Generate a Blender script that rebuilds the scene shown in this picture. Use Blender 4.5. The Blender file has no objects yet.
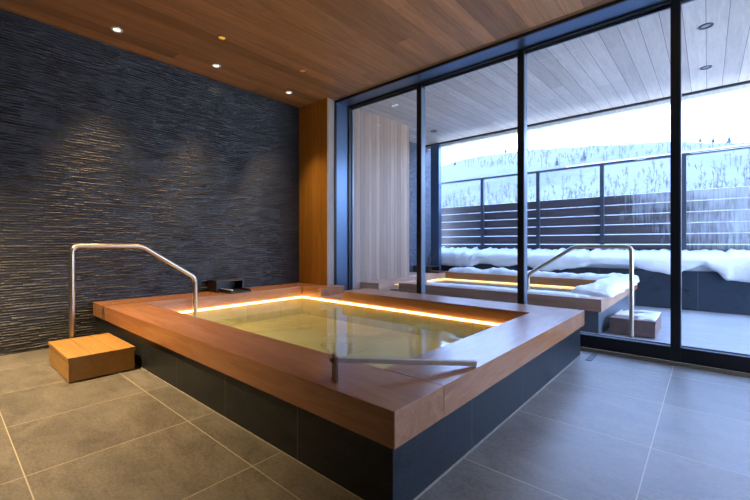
import bpy, bmesh, math, random
from mathutils import Vector, Matrix, noise
random.seed(7)
scn = bpy.context.scene
C = scn.collection
rnd = random.uniform

# ------------------------------------------------------------------ materials
def nt(name):
    m = bpy.data.materials.new(name); m.use_nodes = True
    t = m.node_tree; t.nodes.clear()
    out = t.nodes.new('ShaderNodeOutputMaterial')
    return m, t, out
def N(t, kind, **kw):
    n = t.nodes.new(kind)
    for k, v in kw.items():
        if k.startswith('i_'):
            key = k[2:]
            n.inputs[int(key) if key.isdigit() else key.replace('_', ' ')].default_value = v
        else: setattr(n, k, v)
    return n
def L(t, a, b): t.links.new(a, b)
def math_(t, op, a, b=None, c=None):
    n = t.nodes.new('ShaderNodeMath'); n.operation = op
    for i, v in enumerate((a, b, c)):
        if v is None: continue
        if isinstance(v, (int, float)): n.inputs[i].default_value = v
        else: t.links.new(v, n.inputs[i])
    return n.outputs[0]
def ramp(t, fac, stops):
    r = t.nodes.new('ShaderNodeValToRGB'); e = r.color_ramp.elements
    while len(e) < len(stops): e.new(.5)
    for k, (p, c) in enumerate(stops):
        e[k].position = p; e[k].color = (*c, 1) if len(c) == 3 else c
    if fac is not None: t.links.new(fac, r.inputs[0])
    return r.outputs[0]
def mixc(t, fac, a, b, mode='MIX'):
    n = t.nodes.new('ShaderNodeMix'); n.data_type = 'RGBA'; n.blend_type = mode
    for idx, v in ((0, fac), (6, a), (7, b)):
        if isinstance(v, (int, float)): n.inputs[idx].default_value = v
        elif isinstance(v, tuple): n.inputs[idx].default_value = (*v, 1)
        else: t.links.new(v, n.inputs[idx])
    return n.outputs[2]
def pbsdf(t, out, col, rough=.5, metal=0, bump=None, bstr=.3, bdist=.01, spec=.5):
    p = t.nodes.new('ShaderNodeBsdfPrincipled')
    if isinstance(col, tuple): p.inputs['Base Color'].default_value = (*col, 1)
    else: t.links.new(col, p.inputs['Base Color'])
    if isinstance(rough, (int, float)): p.inputs['Roughness'].default_value = rough
    else: t.links.new(rough, p.inputs['Roughness'])
    p.inputs['Metallic'].default_value = metal
    p.inputs['Specular IOR Level'].default_value = spec
    if bump is not None:
        b = N(t, 'ShaderNodeBump'); b.inputs['Strength'].default_value = bstr; b.inputs['Distance'].default_value = bdist
        t.links.new(bump, b.inputs['Height']); t.links.new(b.outputs[0], p.inputs['Normal'])
    t.links.new(p.outputs[0], out.inputs[0])
    return p
def coords(t, scale=(1, 1, 1), loc=(0, 0, 0)):
    tc = N(t, 'ShaderNodeTexCoord'); mp = N(t, 'ShaderNodeMapping')
    mp.inputs['Scale'].default_value = scale; mp.inputs['Location'].default_value = loc
    L(t, tc.outputs['Object'], mp.inputs[0]); return tc.outputs['Object'], mp.outputs[0]

def plain(name, col, rough=.5, metal=0, nscale=30, var=.12, bstr=.1, spec=.5):
    m, t, out = nt(name)
    _, v = coords(t)
    n = N(t, 'ShaderNodeTexNoise', i_Scale=nscale, i_Detail=4.); L(t, v, n.inputs['Vector'])
    c = ramp(t, n.outputs[0], [(.3, tuple(x*(1-var) for x in col)), (.7, tuple(min(1, x*(1+var)) for x in col))])
    pbsdf(t, out, c, rough, metal, n.outputs[0], bstr, .003, spec)
    return m

def wood(name, light, dark, grain='X', plank=None, rough=.45, gap=.0, var=.35, board_len=None, stretch=14, bs=.25, dist=.9):
    """grain = axis the fibres run along; plank = (axis across the boards, width, offset)"""
    m, t, out = nt(name)
    tc = N(t, 'ShaderNodeTexCoord'); obj = tc.outputs['Object']
    sep = N(t, 'ShaderNodeSeparateXYZ'); L(t, obj, sep.inputs[0])
    ax = 'XYZ'
    off = None; val = None; line = None
    if plank:
        q = math_(t, 'DIVIDE', math_(t, 'ADD', sep.outputs[ax.index(plank[0])], plank[2]), plank[1])
        fl = math_(t, 'FLOOR', q); fr = math_(t, 'FRACT', q)
        idn = fl
        if board_len:
            w0 = N(t, 'ShaderNodeTexWhiteNoise', noise_dimensions='1D'); L(t, fl, w0.inputs['W'])
            ql = math_(t, 'ADD', math_(t, 'DIVIDE', sep.outputs[ax.index(grain)], board_len), math_(t, 'MULTIPLY', w0.outputs[0], 7.3))
            idn = math_(t, 'ADD', math_(t, 'MULTIPLY', fl, 17.31), math_(t, 'FLOOR', ql))
        w = N(t, 'ShaderNodeTexWhiteNoise', noise_dimensions='1D'); L(t, idn, w.inputs['W'])
        val = w.outputs[0]
        edge = math_(t, 'MINIMUM', fr, math_(t, 'SUBTRACT', 1.0, fr))
        line = math_(t, 'LESS_THAN', edge, gap/plank[1]) if gap else None
    sc = [stretch]*3; sc[ax.index(grain)] = 1.0
    mp = N(t, 'ShaderNodeMapping'); mp.inputs['Scale'].default_value = sc; L(t, obj, mp.inputs[0])
    vec = mp.outputs[0]
    if val is not None:
        cmb = N(t, 'ShaderNodeCombineXYZ')
        for i in range(3): L(t, math_(t, 'MULTIPLY', val, 31.7+9*i), cmb.inputs[i])
        va = N(t, 'ShaderNodeVectorMath', operation='ADD'); L(t, vec, va.inputs[0]); L(t, cmb.outputs[0], va.inputs[1]); vec = va.outputs[0]
    n1 = N(t, 'ShaderNodeTexNoise', i_Scale=1.3, i_Detail=8., i_Roughness=.62, i_Distortion=dist); L(t, vec, n1.inputs['Vector'])
    n2 = N(t, 'ShaderNodeTexNoise', i_Scale=7., i_Detail=5., i_Roughness=.7); L(t, vec, n2.inputs['Vector'])
    f = math_(t, 'ADD', math_(t, 'MULTIPLY', n1.outputs[0], .65), math_(t, 'MULTIPLY', n2.outputs[0], .35))
    col = ramp(t, f, [(.32, dark), (.5, tuple((a+b)/2 for a, b in zip(light, dark))), (.68, light)])
    if val is not None:
        g = math_(t, 'ADD', math_(t, 'MULTIPLY', val, var), 1-var*.6)
        hv = N(t, 'ShaderNodeHueSaturation'); L(t, g, hv.inputs['Value']); L(t, col, hv.inputs['Color']); col = hv.outputs[0]
    hgt = f
    if line is not None:
        col = mixc(t, line, col, tuple(x*.18 for x in dark))
        hgt = math_(t, 'SUBTRACT', f, math_(t, 'MULTIPLY', line, 2.))
    pbsdf(t, out, col, rough, 0, hgt, bs, .004)
    return m

def tiles(name, c1, c2, gx, gy, tx, ty, grout, axes=('X', 'Y'), rough=.4, gw=.003, vein=(1.2, 6, 1), bs=.12, spec=.5):
    """gx,gy: a grout line's coordinate; tx,ty tile size (0 = no joints on that axis)"""
    m, t, out = nt(name)
    tc = N(t, 'ShaderNodeTexCoord'); obj = tc.outputs['Object']
    sep = N(t, 'ShaderNodeSeparateXYZ'); L(t, obj, sep.inputs[0])
    line = None; ids = []
    for a, g, w in ((axes[0], gx, tx), (axes[1], gy, ty)):
        if not w: continue
        q = math_(t, 'DIVIDE', math_(t, 'SUBTRACT', sep.outputs['XYZ'.index(a)], g), w)
        fr = math_(t, 'FRACT', q); ids.append(math_(t, 'FLOOR', q))
        e = math_(t, 'LESS_THAN', math_(t, 'MINIMUM', fr, math_(t, 'SUBTRACT', 1., fr)), gw/w/1.)
        line = e if line is None else math_(t, 'MAXIMUM', line, e)
    idn = ids[0] if len(ids) == 1 else math_(t, 'ADD', math_(t, 'MULTIPLY', ids[0], 13.7), ids[1])
    w = N(t, 'ShaderNodeTexWhiteNoise', noise_dimensions='1D'); L(t, idn, w.inputs['W'])
    mp = N(t, 'ShaderNodeMapping'); mp.inputs['Scale'].default_value = vein; L(t, obj, mp.inputs[0])
    cmb = N(t, 'ShaderNodeCombineXYZ')
    for i in range(3): L(t, math_(t, 'MULTIPLY', w.outputs[0], 23.+i), cmb.inputs[i])
    va = N(t, 'ShaderNodeVectorMath', operation='ADD'); L(t, mp.outputs[0], va.inputs[0]); L(t, cmb.outputs[0], va.inputs[1])
    n1 = N(t, 'ShaderNodeTexNoise', i_Scale=2.2, i_Detail=12., i_Roughness=.74, i_Distortion=.6); L(t, va.outputs[0], n1.inputs['Vector'])
    n2 = N(t, 'ShaderNodeTexNoise', i_Scale=38., i_Detail=3.); L(t, va.outputs[0], n2.inputs['Vector'])
    f = math_(t, 'ADD', math_(t, 'MULTIPLY', n1.outputs[0], .68), math_(t, 'MULTIPLY', n2.outputs[0], .32))
    col = ramp(t, f, [(.36, c1), (.67, c2)])
    hv = N(t, 'ShaderNodeHueSaturation'); L(t, math_(t, 'ADD', math_(t, 'MULTIPLY', w.outputs[0], .16), .92), hv.inputs['Value']); L(t, col, hv.inputs['Color'])
    col = mixc(t, line, hv.outputs[0], grout)
    rg = math_(t, 'ADD', math_(t, 'MULTIPLY', n1.outputs[0], .25), rough-.12)
    pbsdf(t, out, col, rg, 0, math_(t, 'SUBTRACT', f, math_(t, 'MULTIPLY', line, .6)), bs, .006, spec)
    return m

def glow(name, col, strength):
    m, t, out = nt(name)
    e = N(t, 'ShaderNodeEmission'); e.inputs[0].default_value = (*col, 1); e.inputs[1].default_value = strength
    L(t, e.outputs[0], out.inputs[0]); return m

def glass(name, tint=(.97, .985, 1.), ior=1.5, rough=0.0):
    m, t, out = nt(name)
    tr = N(t, 'ShaderNodeBsdfTransparent'); tr.inputs[0].default_value = (*tint, 1)
    gl = N(t, 'ShaderNodeBsdfGlossy'); gl.inputs['Roughness'].default_value = rough
    fr = N(t, 'ShaderNodeFresnel'); ge = N(t, 'ShaderNodeNewGeometry')
    L(t, math_(t, 'MULTIPLY_ADD', ge.outputs['Backfacing'], 1/ior-ior, ior), fr.inputs[0])
    mx = N(t, 'ShaderNodeMixShader'); L(t, fr.outputs[0], mx.inputs[0]); L(t, tr.outputs[0], mx.inputs[1]); L(t, gl.outputs[0], mx.inputs[2])
    L(t, mx.outputs[0], out.inputs[0]); return m

def water_mat(name, tint, milk, milk_amt, wave=.04):
    m, t, out = nt(name)
    _, v = coords(t)
    n = N(t, 'ShaderNodeTexNoise', i_Scale=7., i_Detail=3.); L(t, v, n.inputs['Vector'])
    b = N(t, 'ShaderNodeBump'); b.inputs['Strength'].default_value = wave; b.inputs['Distance'].default_value = .02; L(t, n.outputs[0], b.inputs['Height'])
    tr = N(t, 'ShaderNodeBsdfTransparent'); tr.inputs[0].default_value = (*tint, 1)
    df = N(t, 'ShaderNodeBsdfDiffuse'); 
    n5 = N(t, 'ShaderNodeTexNoise', i_Scale=1.6, i_Detail=4., i_Distortion=.8); L(t, v, n5.inputs['Vector'])
    L(t, ramp(t, n5.outputs[0], [(.35, tuple(x*.72 for x in milk)), (.62, milk)]), df.inputs[0])
    m1 = N(t, 'ShaderNodeMixShader'); m1.inputs[0].default_value = milk_amt; L(t, tr.outputs[0], m1.inputs[1]); L(t, df.outputs[0], m1.inputs[2])
    gl = N(t, 'ShaderNodeBsdfGlossy'); gl.inputs['Roughness'].default_value = .015; L(t, b.outputs[0], gl.inputs['Normal'])
    fr = N(t, 'ShaderNodeFresnel'); ge = N(t, 'ShaderNodeNewGeometry'); L(t, b.outputs[0], fr.inputs['Normal'])
    L(t, math_(t, 'MULTIPLY_ADD', ge.outputs['Backfacing'], 1/1.33-1.33, 1.33), fr.inputs[0])
    mx = N(t, 'ShaderNodeMixShader'); L(t, fr.outputs[0], mx.inputs[0]); L(t, m1.outputs[0], mx.inputs[1]); L(t, gl.outputs[0], mx.inputs[2])
    L(t, mx.outputs[0], out.inputs[0]); return m

RIM_L, RIM_D = (.50, .225, .095), (.31, .125, .048)
M = {}
M['rim_x'] = wood('cypress_rim_x', RIM_L, RIM_D, 'X', None, .27, stretch=11)
M['rim_y'] = wood('cypress_rim_y', RIM_L, RIM_D, 'Y', None, .27, stretch=8, dist=2.6, bs=.6)
M['rim_pale_x'] = wood('weathered_rim_x', (.55, .34, .23), (.36, .20, .13), 'X', None, .5, stretch=16)
M['rim_pale_y'] = wood('weathered_rim_y', (.55, .34, .23), (.36, .20, .13), 'Y', None, .5, stretch=16)
M['step'] = wood('step_wood', (.52, .29, .085), (.36, .18, .045), 'X', None, .5, stretch=12)
M['step_out'] = wood('outdoor_step_wood', (.28, .17, .14), (.16, .095, .08), 'Y', None, .6, stretch=12)
M['ceil'] = wood('ceiling_boards', (.52, .255, .10), (.27, .125, .045), 'Y', ('X', .15, .01), .45, .0013, .5, 4.5, 12)
M['ceil_out'] = wood('soffit_boards', (.66, .58, .52), (.46, .39, .34), 'Y', ('X', .15, .01), .6, .0020, .22, 4.5, 12)
M['pier'] = wood('pier_boards', (.62, .30, .045), (.38, .15, .015), 'Z', ('X', .195, .02), .45, .0015, .22, None, 12)
M['pier_side'] = wood('pier_side_wood', (.42, .34, .29), (.30, .23, .19), 'Z', None, .5, stretch=12)
M['panel'] = wood('terrace_panel_boards', (.40, .265, .19), (.26, .165, .115), 'Z', ('Y', .088, .0), .55, .0014, .45, None, 12)
M['trimwood'] = wood('ceiling_trim_wood', (.34, .19, .11), (.2, .1, .06), 'X', None, .5, stretch=12)
M['black'] = plain('black_aluminium', (.012, .014, .018), .35, 0, 60, .1, .02)
M['reveal'] = plain('dark_reveal_panel', (.115, .17, .26), .30, .7, 40, .06, .02)
M['framelit'] = plain('grey_bead_and_lit_side', (.20, .24, .30), .35, .3, 60, .06, .02)
M['fascia'] = plain('pale_fascia_metal', (.78, .78, .78), .5)
M['steel'] = plain('brushed_steel', (.50, .43, .34), .33, 1, 90, .06, .02)
M['chrome'] = plain('polished_trim_ring', (.80, .80, .80), .25, .3, 50, .03, .0)
M['floor'] = tiles('floor_tiles', (.115, .106, .09), (.27, .25, .22), -.194, .234, .6155, .6295, (.50, .45, .35), rough=.38, vein=(1.5, 2.6, 1), gw=.0021, bs=.3)
M['floor_out'] = tiles('terrace_tiles', (.30, .30, .31), (.46, .46, .47), -.194, .234, .6155, .6295, (.36, .36, .36), rough=.5, vein=(1.3, 3.5, 1))
M['basetile_x'] = tiles('slate_base_tiles', (.012, .014, .015), (.040, .043, .045), -.692-.613*.0, 0, .617, 0, (.085, .08, .07), rough=.4, gw=.0015, vein=(1.5, 1.5, 5))
M['stone'] = None
M['basin'] = tiles('basin_lining', (.62, .55, .22), (.88, .80, .40), .1, .1, .45, .45, (.34, .3, .16), rough=.5, gw=.002, vein=(1.5, 1.5, 1.5))
M['water'] = water_mat('bath_water', (.97, .96, .78), (.90, .80, .30), .45)
M['water_out'] = water_mat('terrace_bath_water', (.85, .9, .82), (.55, .56, .44), .35)
M['glass'] = glass('window_glass')
M['led'] = glow('warm_led', (1., .68, .29), 24.)
M['led_out'] = glow('warm_led_terrace', (1., .66, .26), 3.)
M['lens'] = glow('downlight_lens', (1., .82, .60), 2.2)
M['lamp_refl'] = glow('lamp_reflection_glow', (1., .85, .75), .55)
M['amber'] = glow('amber_glow', (1., .48, .04), .85)
M['amber_dim'] = glow('faint_amber_glow', (1., .42, .10), .32)
M['dimlens'] = plain('unlit_lens', (.25, .24, .2), .3)
M['snow'] = None
M['ledge'] = tiles('ledge_stone', (.018, .028, .042), (.034, .05, .07), -.1, 0, 1.2, 0, (.15, .18, .2), rough=.3, gw=.003, vein=(2, 2, 2))
M['fence'] = None
M['post'] = plain('fence_post_metal', (.045, .055, .075), .5, .2)
M['wallpaint'] = plain('dark_plaster', (.035, .03, .026), .7)
M['seal'] = plain('pale_sealant', (.34, .31, .26), .6)
M['strip'] = plain('bronze_threshold', (.15, .12, .07), .5, .2)
M['spout'] = plain('dark_stone_spout', (.035, .03, .028), .45)
M['rubber'] = plain('black_slot', (.01, .01, .012), .5)
M['bark'] = plain('hazy_winter_bark', (.128, .122, .118), .9)
M['conifer'] = plain('hazy_frosted_conifer', (.06, .07, .07), .9, 0, 3, .4)  # frosted tone that also carries the haze over the hill

def stone_mat(name, k):
    m, t, out = nt(name)
    _, v = coords(t, (1, 5, 22))
    n = N(t, 'ShaderNodeTexNoise', i_Scale=4., i_Detail=9., i_Roughness=.72, i_Distortion=.5); L(t, v, n.inputs['Vector'])
    _, v2 = coords(t, (1, 9, 34))
    n2 = N(t, 'ShaderNodeTexNoise', i_Scale=3., i_Detail=5.); L(t, v2, n2.inputs['Vector'])
    n2.inputs['Roughness'].default_value = .65
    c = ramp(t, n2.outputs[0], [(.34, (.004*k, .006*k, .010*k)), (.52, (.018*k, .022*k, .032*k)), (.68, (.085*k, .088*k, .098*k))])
    pbsdf(t, out, c, .38, 0, n.outputs[0], .6, .010, .6)
    return m
M['stone'] = stone_mat('split_slate', .7)
M['stone_out'] = stone_mat('daylit_split_slate', 3.5)  # same slate made lighter, terrace daylight put into its colour
def snow_mat():
    m, t, out = nt('snow')
    _, v = coords(t)
    n = N(t, 'ShaderNodeTexNoise', i_Scale=26., i_Detail=6.); L(t, v, n.inputs['Vector'])
    p = pbsdf(t, out, (.74, .74, .74), .7, 0, n.outputs[0], .35, .02)
    return m
M['snow'] = snow_mat()
def fence_mat():
    m, t, out = nt('fence_boards_with_frost')
    tc = N(t, 'ShaderNodeTexCoord'); sep = N(t, 'ShaderNodeSeparateXYZ'); L(t, tc.outputs['Object'], sep.inputs[0])
    mp = N(t, 'ShaderNodeMapping'); mp.inputs['Scale'].default_value = (1, 8, 14); L(t, tc.outputs['Object'], mp.inputs[0])
    n = N(t, 'ShaderNodeTexNoise', i_Scale=2.5, i_Detail=6.); L(t, mp.outputs[0], n.inputs['Vector'])
    base = ramp(t, n.outputs[0], [(.3, (.042, .036, .042)), (.7, (.078, .064, .070))])
    # blown snow stuck on the boards in vertical runs
    m2 = N(t, 'ShaderNodeMapping'); m2.inputs['Scale'].default_value = (9, 1, .9); L(t, tc.outputs['Object'], m2.inputs[0])
    n2 = N(t, 'ShaderNodeTexNoise', i_Scale=3., i_Detail=6., i_Roughness=.65); L(t, m2.outputs[0], n2.inputs['Vector'])
    m3 = N(t, 'ShaderNodeMapping'); m3.inputs['Scale'].default_value = (.8, 1, 1.2); L(t, tc.outputs['Object'], m3.inputs[0])
    n3 = N(t, 'ShaderNodeTexNoise', i_Scale=1.3, i_Detail=3.); L(t, m3.outputs[0], n3.inputs['Vector'])
    right = math_(t, 'MULTIPLY_ADD', sep.outputs[0], .22, .33)          # more of it towards the right-hand end
    right = math_(t, 'MINIMUM', math_(t, 'MAXIMUM', right, -.2), .32)
    up = math_(t, 'MULTIPLY_ADD', sep.outputs[2], .20, -.26)
    s = math_(t, 'ADD', math_(t, 'ADD', math_(t, 'MULTIPLY', n2.outputs[0], .55), math_(t, 'MULTIPLY', n3.outputs[0], .6)), math_(t, 'ADD', right, up))
    mk = ramp(t, s, [(.62, (0, 0, 0)), (.86, (.62, .62, .62))])
    col = mixc(t, mk, base, (.62, .68, .76))
    pbsdf(t, out, col, .6, 0, n.outputs[0], .2, .004)
    return m
M['fence'] = fence_mat()
def hill_mat():
    m, t, out = nt('snowy_forest_slope')
    _, v = coords(t, (1, 1, 1))
    n = N(t, 'ShaderNodeTexNoise', i_Scale=.022, i_Detail=5.); L(t, v, n.inputs['Vector'])
    _, v2 = coords(t, (1, .35, 1))
    n2 = N(t, 'ShaderNodeTexNoise', i_Scale=.55, i_Detail=8., i_Roughness=.8); L(t, v2, n2.inputs['Vector'])
    s = math_(t, 'ADD', math_(t, 'MULTIPLY', n.outputs[0], .7), math_(t, 'MULTIPLY', n2.outputs[0], .6))
    c = ramp(t, s, [(.50, (.145, .137, .13)), (.66, (.12, .116, .115)), (.80, (.08, .08, .08))])
    pbsdf(t, out, c, .9)
    return m
M['hill'] = hill_mat()

# ------------------------------------------------------------------ mesh helpers
def bx(bm, a, b, bev=0, seg=2):
    lo = Vector([min(p, q) for p, q in zip(a, b)]); hi = Vector([max(p, q) for p, q in zip(a, b)])
    r = bmesh.ops.create_cube(bm, size=1); vs = r['verts']
    for v in vs: v.co = Vector([lo[i] + (v.co[i]+.5)*(hi[i]-lo[i]) for i in range(3)])
    if bev:
        es = list({e for v in vs for e in v.link_edges})
        bmesh.ops.bevel(bm, geom=es, offset=bev, segments=seg, affect='EDGES', profile=.6)
def tube(bm, pts, r, seg=14, cap=True):
    pts = [Vector(p) for p in pts]; rings = []
    up = None
    for i, p in enumerate(pts):
        d = (pts[min(i+1, len(pts)-1)] - pts[max(i-1, 0)]).normalized()
        if up is None:
            up = Vector((0, 0, 1)) if abs(d.z) < .9 else Vector((1, 0, 0))
        s = d.cross(up).normalized(); up = s.cross(d).normalized()
        rr = r[i] if isinstance(r, (list, tuple)) else r
        rings.append([bm.verts.new(p + (s*math.cos(2*math.pi*k/seg) + up*math.sin(2*math.pi*k/seg))*rr) for k in range(seg)])
    for a, b in zip(rings, rings[1:]):
        for k in range(seg): bm.faces.new((a[k], a[(k+1) % seg], b[(k+1) % seg], b[k]))
    if cap:
        bm.faces.new(rings[0][::-1]); bm.faces.new(rings[-1])
def fillet(pts, rad, n=7):
    pts = [Vector(p) for p in pts]; out = [pts[0]]
    for a, b, c in zip(pts, pts[1:], pts[2:]):
        u = (a-b).normalized(); w = (c-b).normalized()
        p, q = b+u*rad, b+w*rad
        for k in range(n+1):
            s = k/n; out.append(p*(1-s)**2 + b*2*s*(1-s) + q*s*s)
    out.append(pts[-1]); return out
def lathe(bm, prof, seg=28, c=(0, 0, 0)):
    rings = [[bm.verts.new((c[0]+r*math.cos(2*math.pi*k/seg), c[1]+r*math.sin(2*math.pi*k/seg), c[2]+z)) for k in range(seg)] for r, z in prof]
    for a, b in zip(rings, rings[1:]):
        for k in range(seg): bm.faces.new((a[k], a[(k+1) % seg], b[(k+1) % seg], b[k]))
    return rings
def obj(name, bm, mat, parent=None, origin=None, smooth=False, recalc=True):
    if recalc: bmesh.ops.recalc_face_normals(bm, faces=bm.faces[:])
    o0 = Vector(parent.matrix_world.translation) if (parent and origin is None) else Vector(origin or (0, 0, 0))
    if origin is None and parent is not None:
        o0 = Vector(parent['_o']) if '_o' in parent else Vector((0, 0, 0))
    if o0.length: bmesh.ops.translate(bm, vec=-o0, verts=bm.verts[:])
    me = bpy.data.meshes.new(name); bm.to_mesh(me); bm.free()
    me.materials.append(mat)
    if smooth:
        for p in me.polygons: p.use_smooth = True
    o = bpy.data.objects.new(name, me); C.objects.link(o)
    if parent is not None: o.parent = parent
    else: o.location = o0
    o['_o'] = tuple(o0)
    return o
def sharp(o, ang=35):
    for p in o.data.polygons: p.use_smooth = True
    o.data.set_sharp_from_angle(angle=math.radians(ang))
def thing(name, label, cat, loc, group=None, kind=None):
    o = bpy.data.objects.new(name, None); C.objects.link(o); o.location = loc; o['_o'] = tuple(loc)
    o.empty_display_size = .1
    if label: o['label'] = label
    if cat: o['category'] = cat
    if group: o['group'] = group
    if kind: o['kind'] = kind
    return o
def tag(o, label=None, cat=None, group=None, kind=None):
    for k, v in (('label', label), ('category', cat), ('group', group), ('kind', kind)):
        if v: o[k] = v
    return o
def box_obj(name, a, b, mat, parent=None, bev=0, origin=None):
    bm = bmesh.new(); bx(bm, a, b, bev); return obj(name, bm, mat, parent, origin)
def copy_tree(src, loc):
    r = src.copy(); C.objects.link(r); r.location = loc
    def rec(s, d):
        for ch in list(s.children):
            c = ch.copy(); C.objects.link(c); c.parent = d; rec(ch, c)
    rec(src, r); return r

# ------------------------------------------------------------------ measures (metres)
XW, ZC = -4.385, 2.86          # left stone wall, ceiling
YH, YG = 3.54, 3.785           # front of window reveal, front of the window frames
XJ = -3.80                     # left jamb
XR, YB = 2.4, -1.9             # right and rear walls

def st(o, label=None, cat=None): return tag(o, label, cat, None, 'structure')
# floors
st(box_obj('floor', (XW-.1, YB-.1, -.1), (XR+.1, 3.68, 0), M['floor']), 'slate grey square floor tiles inside the bath room', 'floor')
st(box_obj('terrace_floor', (-4.6, 3.9, -.1), (4.2, 6.9, 0), M['floor_out']), 'pale wet stone paving of the terrace beyond the glass', 'floor')
st(box_obj('trim_1', (XJ, 3.68, -.1), (XR, YG, .004), M['strip']), 'thin bronze threshold strip along the foot of the windows', 'threshold')
# ceilings
st(box_obj('ceiling', (XW-.1, YB-.1, ZC), (XR+.1, YH-.035, ZC+.12), M['ceil']), 'brown timber board ceiling of the bath room', 'ceiling')
st(box_obj('trim_2', (XW-.1, YH-.035, ZC-.004), (XR+.1, YH+.002, ZC+.12), M['trimwood']), 'narrow wooden trim where ceiling meets the windows', 'ceiling trim')
bm = bmesh.new()
vs = [bm.verts.new(p) for p in [(-4.6, 3.9, 2.865), (4.2, 3.9, 2.865), (4.2, 6.62, 2.95), (-4.6, 6.62, 2.95), (-4.6, 3.9, 3.1), (4.2, 3.9, 3.1), (4.2, 6.62, 3.1), (-4.6, 6.62, 3.1)]]
for f in ((0, 1, 2, 3), (4, 5, 6, 7), (0, 1, 5, 4), (1, 2, 6, 5), (2, 3, 7, 6), (3, 0, 4, 7)): bm.faces.new([vs[i] for i in f])
st(obj('terrace_ceiling', bm, M['ceil_out']), 'pale grey timber soffit over the terrace', 'ceiling')
st(box_obj('trim_3', (-4.6, 6.62, 2.925), (4.2, 6.66, 3.1), M['black']), 'dark edge beam of the terrace roof', 'beam')
st(box_obj('trim_4', (-4.6, 6.66, 2.875), (4.2, 6.78, 3.1), M['fascia']), 'pale metal fascia outside the roof edge', 'fascia')
# rear and right walls (behind the camera)
st(box_obj('wall_back', (XW-.1, YB-.1, 0), (XR+.1, YB, ZC), M['wallpaint']), 'plain dark plaster wall at the rear', 'wall')
st(box_obj('wall_right', (XR, YB, 0), (XR+.1, YG+.1, .118), M['wallpaint']), 'low dark kerb below the glazed right side', 'wall')
st(box_obj('wall_right_rear', (XR, YB, .118), (XR+.1, 2.6, ZC), M['wallpaint']), 'plain dark plaster wall on the right behind the camera', 'wall')
w6 = thing('window_6', 'glazed right side of the bath room out of view', 'window', (XR, 1, 0), kind='structure')
bm = bmesh.new()
for y in (2.6, YG+.02): bx(bm, (XR, y, .118), (XR+.09, y+.06, ZC))
obj('window_frame', bm, M['black'], w6)
box_obj('window_pane', (XR+.05, 2.66, .118), (XR+.052, YG, ZC), M['glass'], w6)

# stone wall built of thin split courses
def stone_wall(name, y0, y1, z0, z1, label, seed, mat):
    rg = random.Random(seed)
    bm = bmesh.new()
    bx(bm, (XW-.12, y0, z0), (XW-.012, y1, z1))
    z = z0
    while z < z1-.004:
        h = min(rg.uniform(.019, .026), z1-z)
        y = y0 - rg.uniform(0, .15)
        while y < y1:
            w = rg.uniform(.04, .13)
            a, b = max(y, y0), min(y+w, y1)
            if b-a > .004:
                n = max(1, int((b-a)/.055)); x1 = XW-rg.uniform(.0, .011); g = .0012
                fr = []
                for i in range(n+1):
                    yy = a + (b-a)*i/n
                    dx = .004*noise.noise(Vector((yy*9, z*31, seed))) ; dz = .0025*noise.noise(Vector((yy*7, z*2.3+5, seed)))
                    if z+dz < z0: dz = 0
                    x = x1+dx
                    zt = min(z+h-g+dz, z1)
                    fr.append([bm.verts.new(p) for p in ((XW-.03, yy, z+dz), (x-.003, yy, z+dz+.001), (x, yy, z+dz+h*.28), (x-.010, yy, zt-.001), (XW-.03, yy, zt))])
                for p, q in zip(fr, fr[1:]):
                    for k in range(4): bm.faces.new((p[k], p[k+1], q[k+1], q[k]))
                bm.faces.new(fr[0][::-1]); bm.faces.new(fr[-1])
            y += w
        z += h
    o = obj(name, bm, mat)
    return st(o, label, 'wall')
stone_wall('wall_left', YB, 3.41, 0, ZC, 'dark split slate wall in thin uneven courses on the left', 3, M['stone'])
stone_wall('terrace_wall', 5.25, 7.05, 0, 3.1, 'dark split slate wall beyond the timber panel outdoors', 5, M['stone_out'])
# wood pier between stone wall and window
pr = thing('wall_far', 'golden brown timber pier between slate wall and window', 'wall', (0, 0, 0), kind='structure')
box_obj('pier_face', (XW-.1, 3.405, 0), (XJ, 3.43, ZC), M['pier'], pr)
box_obj('pier_return', (XW-.1, 3.43, 0), (XJ, YH, ZC), M['pier_side'], pr)
# terrace timber panel
st(box_obj('wall_terrace_panel', (-4.5, 3.87, 0), (XJ, 5.25, 3.0), M['panel']), 'vertical weathered timber boards on the terrace side wall', 'wall')

# reveal around the windows
rv = thing('trim_5', 'deep dark metal reveal framing the top and left of the windows', 'window reveal', (0, 0, 0), kind='structure')
box_obj('jamb_panel', (-4.5, YH+.002, 0), (XJ+.008, YG+.10, ZC), M['reveal'], rv)
box_obj('jamb_edge', (XJ-.02, YH-.002, 0), (XJ+.022, YH+.022, ZC-.006), M['black'], rv)
box_obj('head_panel', (XJ+.008, YH+.022, ZC-.018), (XR, YG+.10, ZC+.12), M['reveal'], rv)
box_obj('head_edge', (XJ+.022, YH+.002, ZC-.034), (XR, YH+.022, ZC+.10), M['black'], rv)

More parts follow.
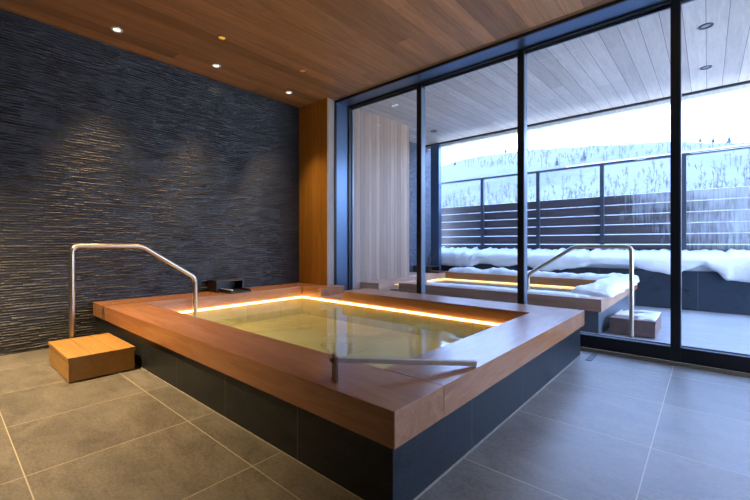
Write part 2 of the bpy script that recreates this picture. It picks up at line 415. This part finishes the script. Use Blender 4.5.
# windows
MULL = [-2.60, -1.392, -.19, 1.012]
edges = [XJ+.008] + MULL + [XR]
zs, zt = .118, ZC-.018
labels = ['narrow leftmost window pane beside the timber pier', 'second tall window pane from the left', 'wide tall window pane in the middle', 'tall window pane at the right edge of the view', 'tall window pane by the right wall, out of view']
for i in range(5):
    a, b = edges[i], edges[i+1]
    w = thing('window_%d' % (i+1), labels[i], 'window', ((a+b)/2, YG, 0), kind='structure')
    a2 = a if i == 0 else a+.03
    b2 = b-.03 if i < 4 else b
    bm = bmesh.new()
    bx(bm, (a2-(.0), YG, .004), (b2, YG+.095, zs), .002)             # sill
    bx(bm, (a2, YG, zt-.018), (b2, YG+.095, zt))                       # head rail
    if i == 0: bx(bm, (a2, YG, zs), (a2+.018, YG+.06, zt-.032))
    obj('window_frame', bm, M['black'], w)
    if i < 4:
        obj_b = bmesh.new(); bx(obj_b, (b-.03, YG, .004), (b+.03, YG+.095, zt), .002)
        obj('mullion', obj_b, M['black'], w)
    bm = bmesh.new()
    bx(bm, (a2, YG+.052, zt-.040), (b2, YG+.07, zt-.032)); bx(bm, (a2, YG+.062, zt-.032), (b2, YG+.08, zt-.018))
    bx(bm, (a2, YG+.055, zs), (b2, YG+.085, zs+.008))
    if i == 0: bx(bm, (a2, YG+.06, zs+.008), (a2+.03, YG+.09, zt-.058))
    elif True: bx(bm, (a2, YG+.008, zs+.008), (a2+.006, YG+.088, zt-.058))  # pale sheet on the mullion's right side, daylight put into its colour
    obj('bead_and_lit_side', bm, M['framelit'], w)
    box_obj('window_pane', (a2+.004, YG+.0715, zs), (b2-.002, YG+.0735, zt-.03), M['glass'], w)

# small slot in the floor beside the tub
tag(box_obj('floor_guide', (-.732, 3.385, .0), (-.690, 3.62, .004), M['rubber'], None, 0, (-.71, 3.5, 0)), 'small black metal floor slot beside the tub corner at the window', 'floor slot')

# ------------------------------------------------------------------ indoor soaking tub
ZR, ZRB = .374, .250
XI0, XI1, YI0, YI1 = -3.96, -1.07, 1.29, 3.12
XR1, YR0, YR1 = -.768, .98, 3.527
tub = thing('soaking_tub', 'large square cypress-rimmed soaking tub on a dark slate base', 'bathtub', (-2.58, 2.25, 0))
bm = bmesh.new()
t0 = (XI0-.03, YI0-.03, XI1+.03, YI1+.03)
B0, B1, B2, B3 = XW+.004, -.797, YR0+.028, YR1-.012
bx(bm, (B0, B2, 0), (B1, t0[1], ZRB)); bx(bm, (B0, t0[3], 0), (-3.797, 3.402, ZRB)); bx(bm, (-3.797, t0[3], 0), (B1, B3, ZRB))
bx(bm, (B0, t0[1], 0), (t0[0], t0[3], ZRB)); bx(bm, (t0[2], t0[1], 0), (B1, t0[3], ZRB))
M['base_in'] = tiles('tub_base_tiles', (.009, .011, .013), (.034, .039, .045), -.697+2.58, 1.58-2.25, .6155, .6295, (.10, .095, .08), rough=.42, gw=.0022, vein=(1.5, 1.5, 4), spec=.22)
obj('base', bm, M['base_in'], tub)
bm = bmesh.new()
bx(bm, (t0[0], t0[1], 0), (t0[2], t0[3], .02))
e = .012
bx(bm, (t0[0], t0[1], .02), (t0[0]+e, t0[3], ZRB-.002)); bx(bm, (t0[2]-e, t0[1], .02), (t0[2], t0[3], ZRB-.002))
bx(bm, (t0[0]+e, t0[1], .02), (t0[2]-e, t0[1]+e, ZRB-.002)); bx(bm, (t0[0]+e, t0[3]-e, .02), (t0[2]-e, t0[3], ZRB-.002))
obj('basin', bm, M['basin'], tub)
bv = .004
box_obj('rim', (XW+.006, YR0, ZRB), (XI0-.0015, YI1, ZR), M['rim_y'], tub, bv)['label'] = 'rim board along the slate wall'
box_obj('rim', (XI0+.0015, YR0, ZRB), (XR1, YI0, ZR), M['rim_x'], tub, bv)['label'] = 'front rim board'
box_obj('rim', (XI1, YI0+.0006, ZRB), (XR1, YI1-.0006, ZR), M['rim_y'], tub, .0015)['label'] = 'right rim board'
bm = bmesh.new(); q_ = [(XW+.006, YI1+.0015), (-3.60, YI1+.0015), (-3.60, YR1), (-3.796, YR1), (-3.796, 3.402), (XW+.006, 3.402)]
lo_ = [bm.verts.new((x, y, ZRB)) for x, y in q_]; hi_ = [bm.verts.new((x, y, ZR)) for x, y in q_]
bm.faces.new(lo_[::-1]); bm.faces.new(hi_)
for i in range(6): bm.faces.new((lo_[i], lo_[(i+1) % 6], hi_[(i+1) % 6], hi_[i]))
obj('rim', bm, M['rim_x'], tub)['label'] = 'short rim board before the overflow gap'
box_obj('rim', (-3.215, YI1, ZRB), (XR1, YR1, ZR), M['rim_x'], tub, bv)['label'] = 'rim board along the window'
box_obj('overflow_board', (-3.60, YI1, ZRB), (-3.215, YR1, ZRB+.028), M['rim_x'], tub, .002)
bm = bmesh.new()
bx(bm, (XI0+.002, YI0, ZRB-.009), (XI0+.012, YI1-.002, ZRB-.004)); bx(bm, (XI0+.012, YI1-.012, ZRB-.009), (XI1, YI1-.002, ZRB-.004))
obj('led_strip', bm, M['led'], tub)
bm = bmesh.new(); bmesh.ops.create_grid(bm, x_segments=40, y_segments=30, size=.5)
for v in bm.verts: v.co = Vector((XI0-.017+(v.co.x+.5)*(XI1-XI0+.034), YI0-.017+(v.co.y+.5)*(YI1-YI0+.034), .2385))
tag(obj('bath_water', bm, M['water'], None, (-2.5, 2.2, .228), smooth=True), 'pale yellow-green hot spring water filling the indoor tub', 'water', None, 'stuff')

bm = bmesh.new()
bx(bm, (B1, B2-.006, 0), (B1+.006, B3, .005)); bx(bm, (B0, B2-.006, 0), (B1, B2, .005))
obj('sealant_joint', bm, M['seal'], tub)
# spout over the tub's left rim
sp = thing('water_spout', 'dark box-shaped water spout on the tub rim by the slate wall', 'spout', (-4.2, 2.28, ZR))
bm = bmesh.new()
x0, x1, y0, y1, z0, z1 = XW+.01, -4.17, 2.08, 2.42, ZR, .508
bx(bm, (x0, y0, z0), (x1, y0+.02, z1), .002); bx(bm, (x0, y1-.02, z0), (x1, y1, z1), .002)
bx(bm, (x0, y0+.02, z1-.015), (x1, y1-.02, z1)); bx(bm, (x0, y0+.02, z0), (x0+.03, y1-.02, z1-.015)); bx(bm, (x0+.03, y0+.02, z0), (x1, y1-.02, z0+.02))
obj('housing', bm, M['spout'], sp)
bm = bmesh.new()
bx(bm, (x1, 2.13, z0), (-3.93, 2.37, z0+.014)); bx(bm, (x1, 2.13, z0+.014), (-3.93, 2.142, .412)); bx(bm, (x1, 2.358, z0+.014), (-3.93, 2.37, .412))
obj('chute', bm, M['spout'], sp)
bm = bmesh.new(); bx(bm, (x1, 2.126, .412), (-3.925, 2.146, .420), .001)
obj('lip', bm, M['chrome'], sp)['label'] = 'bright steel lip'

# handrails
def handrail(name, label, pts, foot, feet):
    o = thing(name, label, 'handrail', pts[0])
    bm = bmesh.new(); tube(bm, fillet(pts, .055), .0205, 18); r = obj('rail', bm, M['steel'], o); sharp(r, 50)
    for f in feet:
        bm = bmesh.new(); lathe(bm, [(0.0, 0), (.042, 0), (.042, .004), (.036, .008), (.022, .010), (.0215, .010)], 24, f); fl = obj('floor_flange', bm, M['steel'], o); sharp(fl)
    return o
handrail('handrail', 'bent steel grab rail over the front rim of the indoor tub', [(-3.88, .728, 0), (-3.88, .728, .905), (-3.88, 1.235, .905), (-3.88, 1.715, .585), (-3.88, 1.715, .021)], None, [(-3.88, .728, 0), (-3.88, 1.715, .020)])

# steps
def make_step(name, label, a, b, axis, mat, group=None):
    (xa, ya), (xb, yb) = a, b
    o = thing(name, label, 'step', ((xa+xb)/2, (ya+yb)/2, 0))
    H = .17; tt = .026
    n = 3
    for k in range(n):
        bm = bmesh.new()
        if axis == 'X':
            w = (yb-ya)/n; bx(bm, (xa, ya+w*k+.001, H-tt), (xb, ya+w*(k+1)-.001, H), .002)
        else:
            w = (xb-xa)/n; bx(bm, (xa+w*k+.001, ya, H-tt), (xa+w*(k+1)-.001, yb, H), .002)
        obj('tread', bm, mat, o)
    i = .006; z0 = .008; th = .022
    for nm, p, q in (('side_panel', (xa+i, ya+i, z0), (xb-i-th, ya+i+th, H-tt)), ('side_panel', (xa+i, yb-i-th, z0), (xb-i-th, yb-i, H-tt)),
                     ('front_panel', (xb-i-th, ya+i, z0), (xb-i, yb-i, H-tt)), ('back_panel', (xa+i, ya+i+th, z0), (xa+i+th, yb-i-th, H-tt))):
        bm = bmesh.new(); bx(bm, p, q, .0015); obj(nm, bm, mat, o)
    for (px, py) in ((xa+.05, ya+.05), (xb-.05, ya+.05), (xa+.05, yb-.05), (xb-.05, yb-.05)):
        bm = bmesh.new(); bx(bm, (px-.014, py-.014, 0), (px+.014, py+.014, H-tt)); obj('foot', bm, mat, o)
    return o
make_step('wooden_step', 'golden wooden step box on the floor before the indoor tub', (-3.833, .571), (-3.165, .967), 'X', M['step'])

# wooden paddle resting on the rim
pd = thing('water_paddle', 'T-shaped wooden bath paddle with long handle resting on the tub rim', 'paddle', (-1.135, 1.06, ZR))
F = Vector((-1.135, 1.06, ZR)); E_ = Vector((-.785, 1.592, ZR+.012))
hd = (E_-F); hh = Vector((hd.x, hd.y, 0)).normalized(); pn = Vector((-hh.y, hh.x, 0))
bm = bmesh.new(); bx(bm, (-.006, -.040, 0), (.006, .040, .099), .0025)
mt = Matrix.Translation(F) @ Matrix((( hh.x, pn.x, 0, 0), (hh.y, pn.y, 0, 0), (0, 0, 1, 0), (0, 0, 0, 1)))
bm.transform(mt); obj('blade', bm, wood('paddle_blade_wood', (.30, .19, .12), (.18, .10, .06), 'Z', None, .5), pd)
bm = bmesh.new()
top = F + Vector((0, 0, .080)); dirv = (E_-top).normalized(); p0 = top - dirv*.022
sd = pn; upv = dirv.cross(sd)*-1
def sq(p, w, h): return [bm.verts.new(p + sd*a*w + upv*b*h) for a, b in ((-1, -1), (1, -1), (1, 1), (-1, 1))]
ra = sq(p0, .010, .0085); rb = sq(E_, .013, .0105)
for k in range(4): bm.faces.new((ra[k], ra[(k+1) % 4], rb[(k+1) % 4], rb[k]))
bm.faces.new(ra[::-1]); bm.faces.new(rb)
bmesh.ops.bevel(bm, geom=bm.edges[:], offset=.002, segments=1, affect='EDGES')
obj('handle', bm, wood('paddle_handle_wood', (.52, .40, .30), (.38, .27, .19), 'Y', None, .45), pd)

# ------------------------------------------------------------------ ceiling lamps
def downlight(name, label, loc, lens, r=.047, group=None, ring=None):
    o = thing(name, label, 'ceiling light', loc, group)
    bm = bmesh.new(); lathe(bm, [(r*.60, .004), (r*.70, -.006), (r, -.007), (r*1.04, -.003), (r*1.04, .0)], 32, loc); t = obj('trim_ring', bm, ring or M['chrome'], o); sharp(t)
    bm = bmesh.new(); bmesh.ops.create_circle(bm, cap_ends=True, segments=24, radius=r*.62, matrix=Matrix.Translation((loc[0], loc[1], loc[2]-.001))); obj('lens', bm, lens, o)
    return o
def spot(parent, loc, target, power, col, size=70, blend=.6, rad=.03, name='lamp'):
    ld = bpy.data.lights.new(name, 'SPOT'); ld.energy = power; ld.color = col; ld.spot_size = math.radians(size); ld.spot_blend = blend; ld.shadow_soft_size = rad
    lo = bpy.data.objects.new(name, ld); C.objects.link(lo); lo.parent = parent
    lo.location = Vector(loc) - Vector(parent.location)
    lo.rotation_euler = (Vector(target)-Vector(loc)).to_track_quat('-Z', 'Y').to_euler()
    return lo
WARM = (1., .60, .20)
dl = [(-4.03, 1.08), (-4.03, 2.005), (-4.04, 2.968)]
lab = ['white recessed downlight nearest the camera over the slate wall', 'white recessed downlight in the middle of the row by the slate wall', 'white recessed downlight of the row by the timber pier']
for i, (x, y) in enumerate(dl):
    o = downlight('ceiling_downlight', lab[i], (x, y, ZC), M['lens'], group='downlights along the slate wall')
    spot(o, (x, y, ZC-.02), (x+.12, y+.02, 0), 120, (1., .68, .34), 66, 1.)
    spot(o, (x+.015, y, ZC-.015), (XW, y+.17, 2.74), 9. if i == 1 else 1.5, (1., .85, .5), 22, .8, .01, 'added_wall_glow')  # narrow spot added to make the bright smear on the wall
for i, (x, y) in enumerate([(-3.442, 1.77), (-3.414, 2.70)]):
    downlight('amber_ceiling_disc', ['small glowing amber disc on the ceiling nearer the camera', 'faint small amber disc on the ceiling nearer the timber pier'][i], (x, y, ZC), [M['amber'], M['amber_dim']][i], .048, 'small amber ceiling discs', M['trimwood'])  # glowing discs set in for the orange spots on the ceiling
# downlights of the same room behind the camera's edge of view
for x, y, p in [(-3.2, -.3, 850), (-.3, -1.0, 6), (1.1, 1.9, 110)]:
    o = downlight('ceiling_downlight', 'recessed downlight out of view at x %.1f' % x, (x, y, ZC), M['lens'])
    o['label'] = {-3.2: 'recessed downlight behind the camera on the left', -.3: 'recessed downlight right behind the camera', 1.1: 'recessed downlight over the floor right of the camera'}[x]
    spot(o, (x, y, ZC-.02), (x, y, 0), p, (1., .70, .36) if x < 0 else (1., .74, .5), 95, .9)
oc = [(-3.33, 4.25, 'round disc glowing as a lamp reflection in the terrace soffit near the timber panel'), (-3.66, 5.8, 'tiny downlight in the far left of the terrace soffit'),  # first one: glowing disc added where a downlight reflects in the glass
      (-.01, 4.55, 'round metal-rimmed downlight in the soffit at the right, nearer one'), (-.013, 5.72, 'round metal-rimmed downlight in the soffit at the right, farther one')]
for x, y, l in oc:
    z = 2.865 + (y-3.9)/(6.62-3.9)*.085
    downlight('soffit_downlight_or_reflection', l, (x, y, z-.002), M['lamp_refl'] if y < 4.3 else M['dimlens'], .052, 'terrace soffit downlights and lamp reflection', M['chrome'] if y < 4.3 else M['post'])

# ------------------------------------------------------------------ terrace tub
ot = thing('soaking_tub', 'snow-capped outdoor soaking tub with wooden rim on the terrace', 'bathtub', (-2.2, 5.6, 0))
OX0, OX1, OY0, OY1 = -3.3, -.79, 4.31, 6.90
IX0, IX1, IY0, IY1 = -3.45, -1.14, 4.64, 6.60
M['base_out'] = tiles('terrace_tub_base', (.09, .11, .13), (.17, .20, .23), 0, 0, .6155, .6295, (.12, .13, .14), rough=.35, gw=.0016, vein=(1.5, 1.5, 4))
bm = bmesh.new()
bx(bm, (-3.79, OY0+.03, 0), (OX1-.03, IY0-.03, ZRB)); bx(bm, (-4.38, IY1+.03, 0), (OX1-.03, OY1, ZRB))
bx(bm, (-3.795, IY0-.03, 0), (-3.48, 5.26, ZRB)); bx(bm, (-4.38, 5.26, 0), (-3.93, IY1+.03, ZRB)); bx(bm, (IX1+.03, IY0-.03, 0), (OX1-.03, IY1+.03, ZRB))
obj('base', bm, M['base_out'], ot)
bm = bmesh.new(); bx(bm, (-3.93, IY0-.03, 0), (IX1+.03, IY1+.03, .02)); obj('basin', bm, M['basin'], ot)
box_obj('rim', (OX0, OY0, ZRB), (OX1, IY0, ZR), M['rim_pale_x'], ot, bv)['label'] = 'rim board nearest the window'
box_obj('rim', (IX1, IY0+.0015, ZRB), (OX1, IY1-.0015, ZR), M['rim_pale_y'], ot, bv)['label'] = 'right rim board under snow'
box_obj('rim', (-3.90, IY1, ZRB), (OX1, OY1, ZR), M['rim_x'], ot, bv)['label'] = 'far rim board under snow'
box_obj('rim', (-3.795, 4.05, ZRB), (-3.45, 5.26, ZR), M['rim_pale_y'], ot, bv)['label'] = 'rim board along the timber panel'
box_obj('rim', (-4.38, 5.262, ZRB), (-3.90, OY1, ZR), M['rim_pale_y'], ot, bv)['label'] = 'rim board along the slate wall'
box_obj('overflow_board', (-3.45, OY0, ZRB), (OX0, IY0, ZRB+.028), M['rim_pale_x'], ot, .002)
bm = bmesh.new(); bx(bm, (-3.89, IY1-.006, ZRB-.020), (IX1, IY1+.004, ZRB-.003)); bx(bm, (-3.904, 5.27, ZRB-.020), (-3.89, IY1, ZRB-.003)); obj('led_strip', bm, M['led_out'], ot)
bm = bmesh.new(); bx(bm, (-3.915, IY0-.015, .222), (IX1+.015, IY1+.015, .228))
tag(obj('bath_water', bm, M['water_out'], None, (-2.3, 5.6, .22)), 'greenish water in the outdoor tub beyond the glass', 'water', None, 'stuff')
# spout of the terrace tub
sp = thing('water_spout', 'dark box-shaped water spout on the outdoor tub by the far slate wall', 'spout', (-4.0, 6.3, ZR))
bm = bmesh.new(); bx(bm, (-4.37, 6.18, ZR), (-3.97, 6.20, .50)); bx(bm, (-4.37, 6.48, ZR), (-3.97, 6.50, .50)); bx(bm, (-4.37, 6.20, .485), (-3.97, 6.48, .50)); bx(bm, (-4.37, 6.20, ZR), (-4.34, 6.48, .485))
obj('housing', bm, M['spout'], sp)
box_obj('chute', (-4.34, 6.22, ZR), (-3.82, 6.46, ZR+.03), M['spout'], sp)

handrail('handrail', 'bent steel grab rail beside the outdoor step beyond the glass', [(-.565, 4.50, 0), (-.565, 4.50, .895), (-1.075, 4.50, .895), (-1.567, 4.50, .57), (-1.567, 4.50, ZR)], None, [(-.565, 4.50, 0), (-1.567, 4.50, ZR)])
make_step('wooden_step', 'dark wet wooden step box with patchy snow on the terrace', (-.765, 4.56), (-.375, 5.23), 'Y', M['step_out'])

# ------------------------------------------------------------------ snow
def snow_sheet(name, x0, x1, y0, y1, z, h, label, mask=None, rag=.03, res=.025, seed=0., over=0.):
    """a lump of snow lying on a rectangle: domed, ragged edges, closed underneath"""
    nx, ny = max(4, int((x1-x0)/res)), max(4, int((y1-y0)/res))
    bm = bmesh.new(); g = []
    for j in range(ny+1):
        row = []
        for i in range(nx+1):
            u, v = i/nx, j/ny
            x, y = x0+(x1-x0)*u, y0+(y1-y0)*v
            ed = min(u*(x1-x0), (1-u)*(x1-x0), v*(y1-y0), (1-v)*(y1-y0))
            k = min(1, max(0, ed/.07)); k = math.sqrt(1-(1-k)**2)
            q = 1.0 if mask is None else max(0., min(1., mask(x, y)))
            nn = .72+.4*noise.fractal(Vector((x*3+seed, y*3, seed)), 1, 2, 4)+.15*noise.noise(Vector((x*14, y*14, seed)))
            zz = z + h*k*q*max(.15, nn)
            wob = rag*noise.noise(Vector((x*6, y*6, seed+9)))
            wob2 = rag*noise.noise(Vector((x*6+40, y*6, seed+9)))
            row.append((bm.verts.new((x+wob*(1-k), y+wob2*(1-k), zz)), q))
        g.append(row)
    for j in range(ny):
        for i in range(nx):
            q = (g[j][i], g[j][i+1], g[j+1][i+1], g[j+1][i])
            if mask is not None and min(a[1] for a in q) < .02: continue
            bm.faces.new([a[0] for a in q])
    loose = [v for v in bm.verts if not v.link_faces]
    bmesh.ops.delete(bm, geom=loose, context='VERTS')
    r = bmesh.ops.extrude_face_region(bm, geom=bm.faces[:])
    for el in r['geom']:
        if isinstance(el, bmesh.types.BMVert): el.co.z = z-.0005
    return tag(obj(name, bm, M['snow'], None, ((x0+x1)/2, (y0+y1)/2, z), smooth=True), label, 'snow', None, 'stuff')
nz = lambda x, y, s: noise.fractal(Vector((x*s, y*s, 3.1)), 1, 2, 4)
snow_sheet('snow', -3.86, -.74, 6.62, 6.82, ZR, .12, 'thick snow lying on the far rim of the outdoor tub', seed=2.)
snow_sheet('snow', -1.135, -.735, 4.55, 6.66, ZR, .10, 'thick rounded snow along the right rim of the outdoor tub', mask=lambda x, y: (y-4.56)*2.5+.8+.2*nz(x, y, 6)-max(0, x+.86)*max(0, 5.3-y)*9, seed=5.)
snow_sheet('snow', -2.95, -1.02, 4.36, 4.63, ZR, .024, 'thin crusted snow on the outdoor tub rim nearest the window', mask=lambda x, y: 1.3+.7*nz(x, y, 2.5)+(y-4.5)*3, rag=.01, seed=8.)
snow_sheet('snow', -1.13, -.93, 4.44, 4.56, ZR, .02, 'thin snow patch at the front right corner of the outdoor rim', mask=lambda x, y: .7+1.5*nz(x, y, 3), rag=.01, seed=9.)
snow_sheet('snow', -.755, -.385, 4.62, 5.22, .17, .022, 'patches of melting snow on the outdoor step', mask=lambda x, y: 2.5*nz(x+1, y, 4)+.42, rag=.01, res=.014, seed=4.)
# snow cornice on the ledge
def cornice(x0, x1):
    bm = bmesh.new(); rings = []; n = 260
    def bot(x):
        tbl = [(-4.4, .50), (-3.6, .47), (-3.2, .56), (-2.9, .50), (-2.5, .55), (-2.1, .45), (-1.7, .52), (-1.3, .60), (-.9, .60), (-.6, .52), (-.35, .48), (-.22, .56), (-.05, .625), (.07, .56), (.2, .44), (.5, .42), (1.2, .5), (3.6, .48)]
        for (a, za), (b, zb) in zip(tbl, tbl[1:]):
            if a <= x <= b:
                s = (x-a)/(b-a); s = s*s*(3-2*s); return za+(zb-za)*s
        return .5
    for i in range(n+1):
        x = x0+(x1-x0)*i/n
        lump = noise.fractal(Vector((x*2.2, 1., 0)), 1, 2, 4); fine = noise.fractal(Vector((x*9, 4., 0)), 1, 2, 3)
        rough = max(.25, min(1., (-1.2-x)*.6+.6))
        zb = bot(x)+.03*fine*rough; zt = .765+.05*lump*rough+.035*fine*rough
        yf = 6.80+.04*lump
        P = [(7.362, .545), (6.93, .545), (6.905, zb+.02), (6.88, zb), (yf+.02, zb+.012), (yf-.01, zb+.06), (yf-.012, (zb+zt)/2), (yf+.015, zt-.045), (yf+.07, zt-.01), (yf+.2, zt+.02), (7.2, zt+.05+.03*fine), (7.362, zt+.07+.04*fine)]
        rings.append([bm.verts.new((x, y, max(z, .2))) for y, z in P])
    for a, b in zip(rings, rings[1:]):
        m = len(a)
        for k in range(m): bm.faces.new((a[k], a[(k+1) % m], b[(k+1) % m], b[k]))
    bm.faces.new(rings[0][::-1]); bm.faces.new(rings[-1])
    tag(obj('snow', bm, M['snow'], None, (0, 7, .55), smooth=True), 'deep overhanging snow drift along the ledge below the fence', 'snow', None, 'stuff')
cornice(-4.38, 4.1)
lg = box_obj('stone_ledge', (-4.38, 6.90, -.1), (4.2, 7.55, .545), M['ledge'], None, .004, (0, 7.2, 0))
tag(lg, 'dark blue-grey stone ledge wall at the terrace edge', 'ledge', None, 'structure')
st(box_obj('trim_6', (-4.24, 6.60, 0), (-4.05, 6.70, 2.93), M['reveal']), 'blue-grey metal jamb at the far left terrace corner', 'jamb')

# ------------------------------------------------------------------ fence
fn = thing('board_fence', 'dark horizontal board fence with snow lines and metal top rail', 'fence', (0, 7.42, .545))
zb = .60
k = 0
while zb < 1.70:
    bm = bmesh.new(); bx(bm, (-4.6, 7.43, zb), (4.2, 7.455, zb+.146), .002); o = obj('board', bm, M['fence'], fn)
    bm = bmesh.new(); rings = []
    for i in range(161):
        x = -4.6+8.8*i/160; h = .004+.003*noise.noise(Vector((x*4, k*3., 2)))
        rings.append([bm.verts.new((x, y, z)) for y, z in ((7.428, zb+.1462), (7.457, zb+.1462), (7.452, zb+.1462+h), (7.433, zb+.1462+h))])
    for a, b in zip(rings, rings[1:]):
        for q in range(4): bm.faces.new((a[q], a[(q+1) % 4], b[(q+1) % 4], b[q]))
    bm.faces.new(rings[0][::-1]); bm.faces.new(rings[-1])
    obj('snow_line', bm, M['snow'], o, origin=fn.location)
    zb += .1635; k += 1
for i, x in enumerate([-4.55, -3.50, -2.39, -1.345, -.27, .81, 1.89, 2.97]):
    bm = bmesh.new(); bx(bm, (x-.03, 7.37, .545), (x+.03, 7.43, 2.25), .003); obj('post', bm, M['post'], fn)
bm = bmesh.new(); bx(bm, (-4.6, 7.365, 2.25), (4.2, 7.435, 2.285), .003); obj('top_rail', bm, M['post'], fn)
bm = bmesh.new(); rings = []
for i in range(120):
    x = -1.9+5.9*i/119; h = .028+.018*noise.noise(Vector((x*3, 7., 2)))
    rings.append([bm.verts.new((x, y, z)) for y, z in ((7.362, 2.2851-.02*(x > -.9 and x < -.75 or x > -.2)), (7.436, 2.2851), (7.42, 2.285+h), (7.38, 2.285+h))])
for a, b in zip(rings, rings[1:]):
    for q in range(4): bm.faces.new((a[q], a[(q+1) % 4], b[(q+1) % 4], b[q]))
bm.faces.new(rings[0][::-1]); bm.faces.new(rings[-1])
obj('rail_snow', bm, M['snow'], fn)

# ------------------------------------------------------------------ snowy hills and trees
RID = [(-900, 40), (-500, 55), (-260, 62), (-183, 67), (-153, 70), (-113, 70), (-56, 65.5), (-18.6, 60.5), (-3.4, 58.5), (11, 55), (18, 53), (60, 52), (160, 62), (400, 50), (700, 40)]
def ridge(x):
    for (a, za), (b, zb_) in zip(RID, RID[1:]):
        if a <= x <= b: return za+(zb_-za)*(x-a)/(b-a)
    return 40
def hz(x, y):
    s = max(0., min(1., (y-14)/286.)); s2 = .35*s+.65*(s*s*(3-2*s))
    if y > 300: s2 = 1-.002*(y-300)
    xr = x*300/max(y, 60)
    r = sum(ridge(xr+d) for d in (-14, 0, 14))/3
    return -3.5 + (r+3.5)*s2 + (2.2*noise.fractal(Vector((x*.03, y*.03, 0)), 1, 2, 4))*s
bm = bmesh.new(); g = []
ys = [14+2.5*i for i in range(12)]+[45+8*i for i in range(34)]+[330, 380]
for y in ys:
    w = max(60, y*2.2)
    g.append([bm.verts.new((-w+(w*1.5)*i/150, y, hz(-w+(w*1.5)*i/150, y))) for i in range(151)])
for a, b in zip(g, g[1:]):
    for i in range(150): bm.faces.new((a[i], a[i+1], b[i+1], b[i]))
st(obj('snowy_hillside', bm, M['hill'], smooth=True), 'pale snow-covered wooded hillside beyond the fence', 'hill')
# bare frosted trees, uncountable; haze is put into their pale colour
bm = bmesh.new(); rg = random.Random(11)
def stick(p, q, r0):
    d = (q-p).normalized(); s = d.cross(Vector((.3, 1, .1))).normalized(); w = d.cross(s)
    a = [bm.verts.new(p+(s*math.cos(t)+w*math.sin(t))*r0) for t in (0, 2.09, 4.19)]; e_ = bm.verts.new(q)
    for i in range(3): bm.faces.new((a[i], a[(i+1) % 3], e_))
for n_ in range(1900):
    y = 55+240*rg.random()**1.1; x = y*rg.uniform(-.85, .35)
    if noise.noise(Vector((x*.02, y*.02, 5))) < -.12: continue
    z = hz(x, y); h = rg.uniform(2., 4.6)*(.75+y/900); b = Vector((x, y, z-.3))
    top_ = b+Vector((rg.uniform(-.4, .4), 0, h)); stick(b, top_, .07+.0002*y)
    for q in range(9):
        s = rg.uniform(.25, .92); a = b.lerp(top_, s); an = rg.uniform(0, 6.28); l = h*.36*(1.1-s)
        stick(a, a+Vector((math.cos(an)*l, math.sin(an)*l, l*1.1)), .05+.0002*y)
tag(obj('bare_trees', bm, M['bark'], recalc=False), 'bare hazy frosted trees scattered over the snowy hillside', 'trees', None, 'stuff')
def conifer_bm(h, seed):
    r = random.Random(seed); bm = bmesh.new(); n = 8
    tube(bm, [(0, 0, -.4), (0, 0, h*.9)], [h*.02, h*.006], 6)
    for k in range(n):
        z = h*(.12+.80*k/n); rad = h*.20*(1-k/n)+h*.02; sg = 11
        c = bm.verts.new((0, 0, z+h*.17)); ring = []
        for j in range(sg):
            rr = rad*r.uniform(.65, 1.1); ring.append(bm.verts.new((rr*math.cos(6.283*j/sg), rr*math.sin(6.283*j/sg), z-r.uniform(0, h*.03))))
        for j in range(sg): bm.faces.new((c, ring[j], ring[(j+1) % sg]))
        bm.faces.new(ring[::-1])
    return bm
CF = [(8.9, 285, 8.5, 'tallest hazy frosted conifer on the ridge at the far right'), (-35, 160, 4.6, 'dark small conifer above the fence rail in the middle pane'),
      (-41.8, 150, 3.6, 'smaller conifer left of the dark one in the middle pane'), (-111.7, 200, 3.6, 'small conifer on the slope behind the second pane'),
      (-16, 290, 4.5, 'low conifer on the ridge just left of the right mullion'), (-2.8, 250, 4.2, 'low conifer on the slope just right of the right mullion'), (-91.7, 225, 4.0, 'tiny conifer on the slope beside the middle mullion'), (2.0, 250, 4.4, 'small conifer below the ridge in the right pane')]
for i, (x, y, h, l) in enumerate(CF):
    o = obj('conifer', conifer_bm(h, i), M['conifer']); o.location = (x, y, hz(x, y)); tag(o, l, 'tree', 'conifers on the snowy hill')

# ------------------------------------------------------------------ world, camera, view
w = bpy.data.worlds.new('overcast_sky'); scn.world = w; w.use_nodes = True
t = w.node_tree; t.nodes.clear()
o = t.nodes.new('ShaderNodeOutputWorld'); b = t.nodes.new('ShaderNodeBackground')
tc = N(t, 'ShaderNodeTexCoord'); sep = N(t, 'ShaderNodeSeparateXYZ'); L(t, tc.outputs['Generated'], sep.inputs[0])
c = ramp(t, sep.outputs[2], [(0., (.68, .82, 1.)), (.22, (.37, .56, 1.)), (1., (.25, .44, 1.))])
L(t, c, b.inputs[0]); b.inputs[1].default_value = 13.
L(t, b.outputs[0], o.inputs[0])

cam = bpy.data.cameras.new('camera'); co = bpy.data.objects.new('camera', cam); C.objects.link(co)
co.location = (0, 0, .92); co.rotation_euler = (math.pi/2, 0, .7155)
cam.sensor_width = 36; cam.lens = 36*382.6/750; cam.shift_y = -5.76/750; cam.clip_end = 2000; cam.clip_start = .02
scn.camera = co
vs_ = scn.view_settings; vs_.view_transform = 'Standard'; vs_.look = 'None'; vs_.exposure = 0; vs_.gamma = 1; vs_.use_curve_mapping = False
scn.cycles.max_bounces = 10; scn.cycles.transparent_max_bounces = 16; scn.cycles.sample_clamp_indirect = 6
for q in bpy.data.objects:
    if '_o' in q: del q['_o']
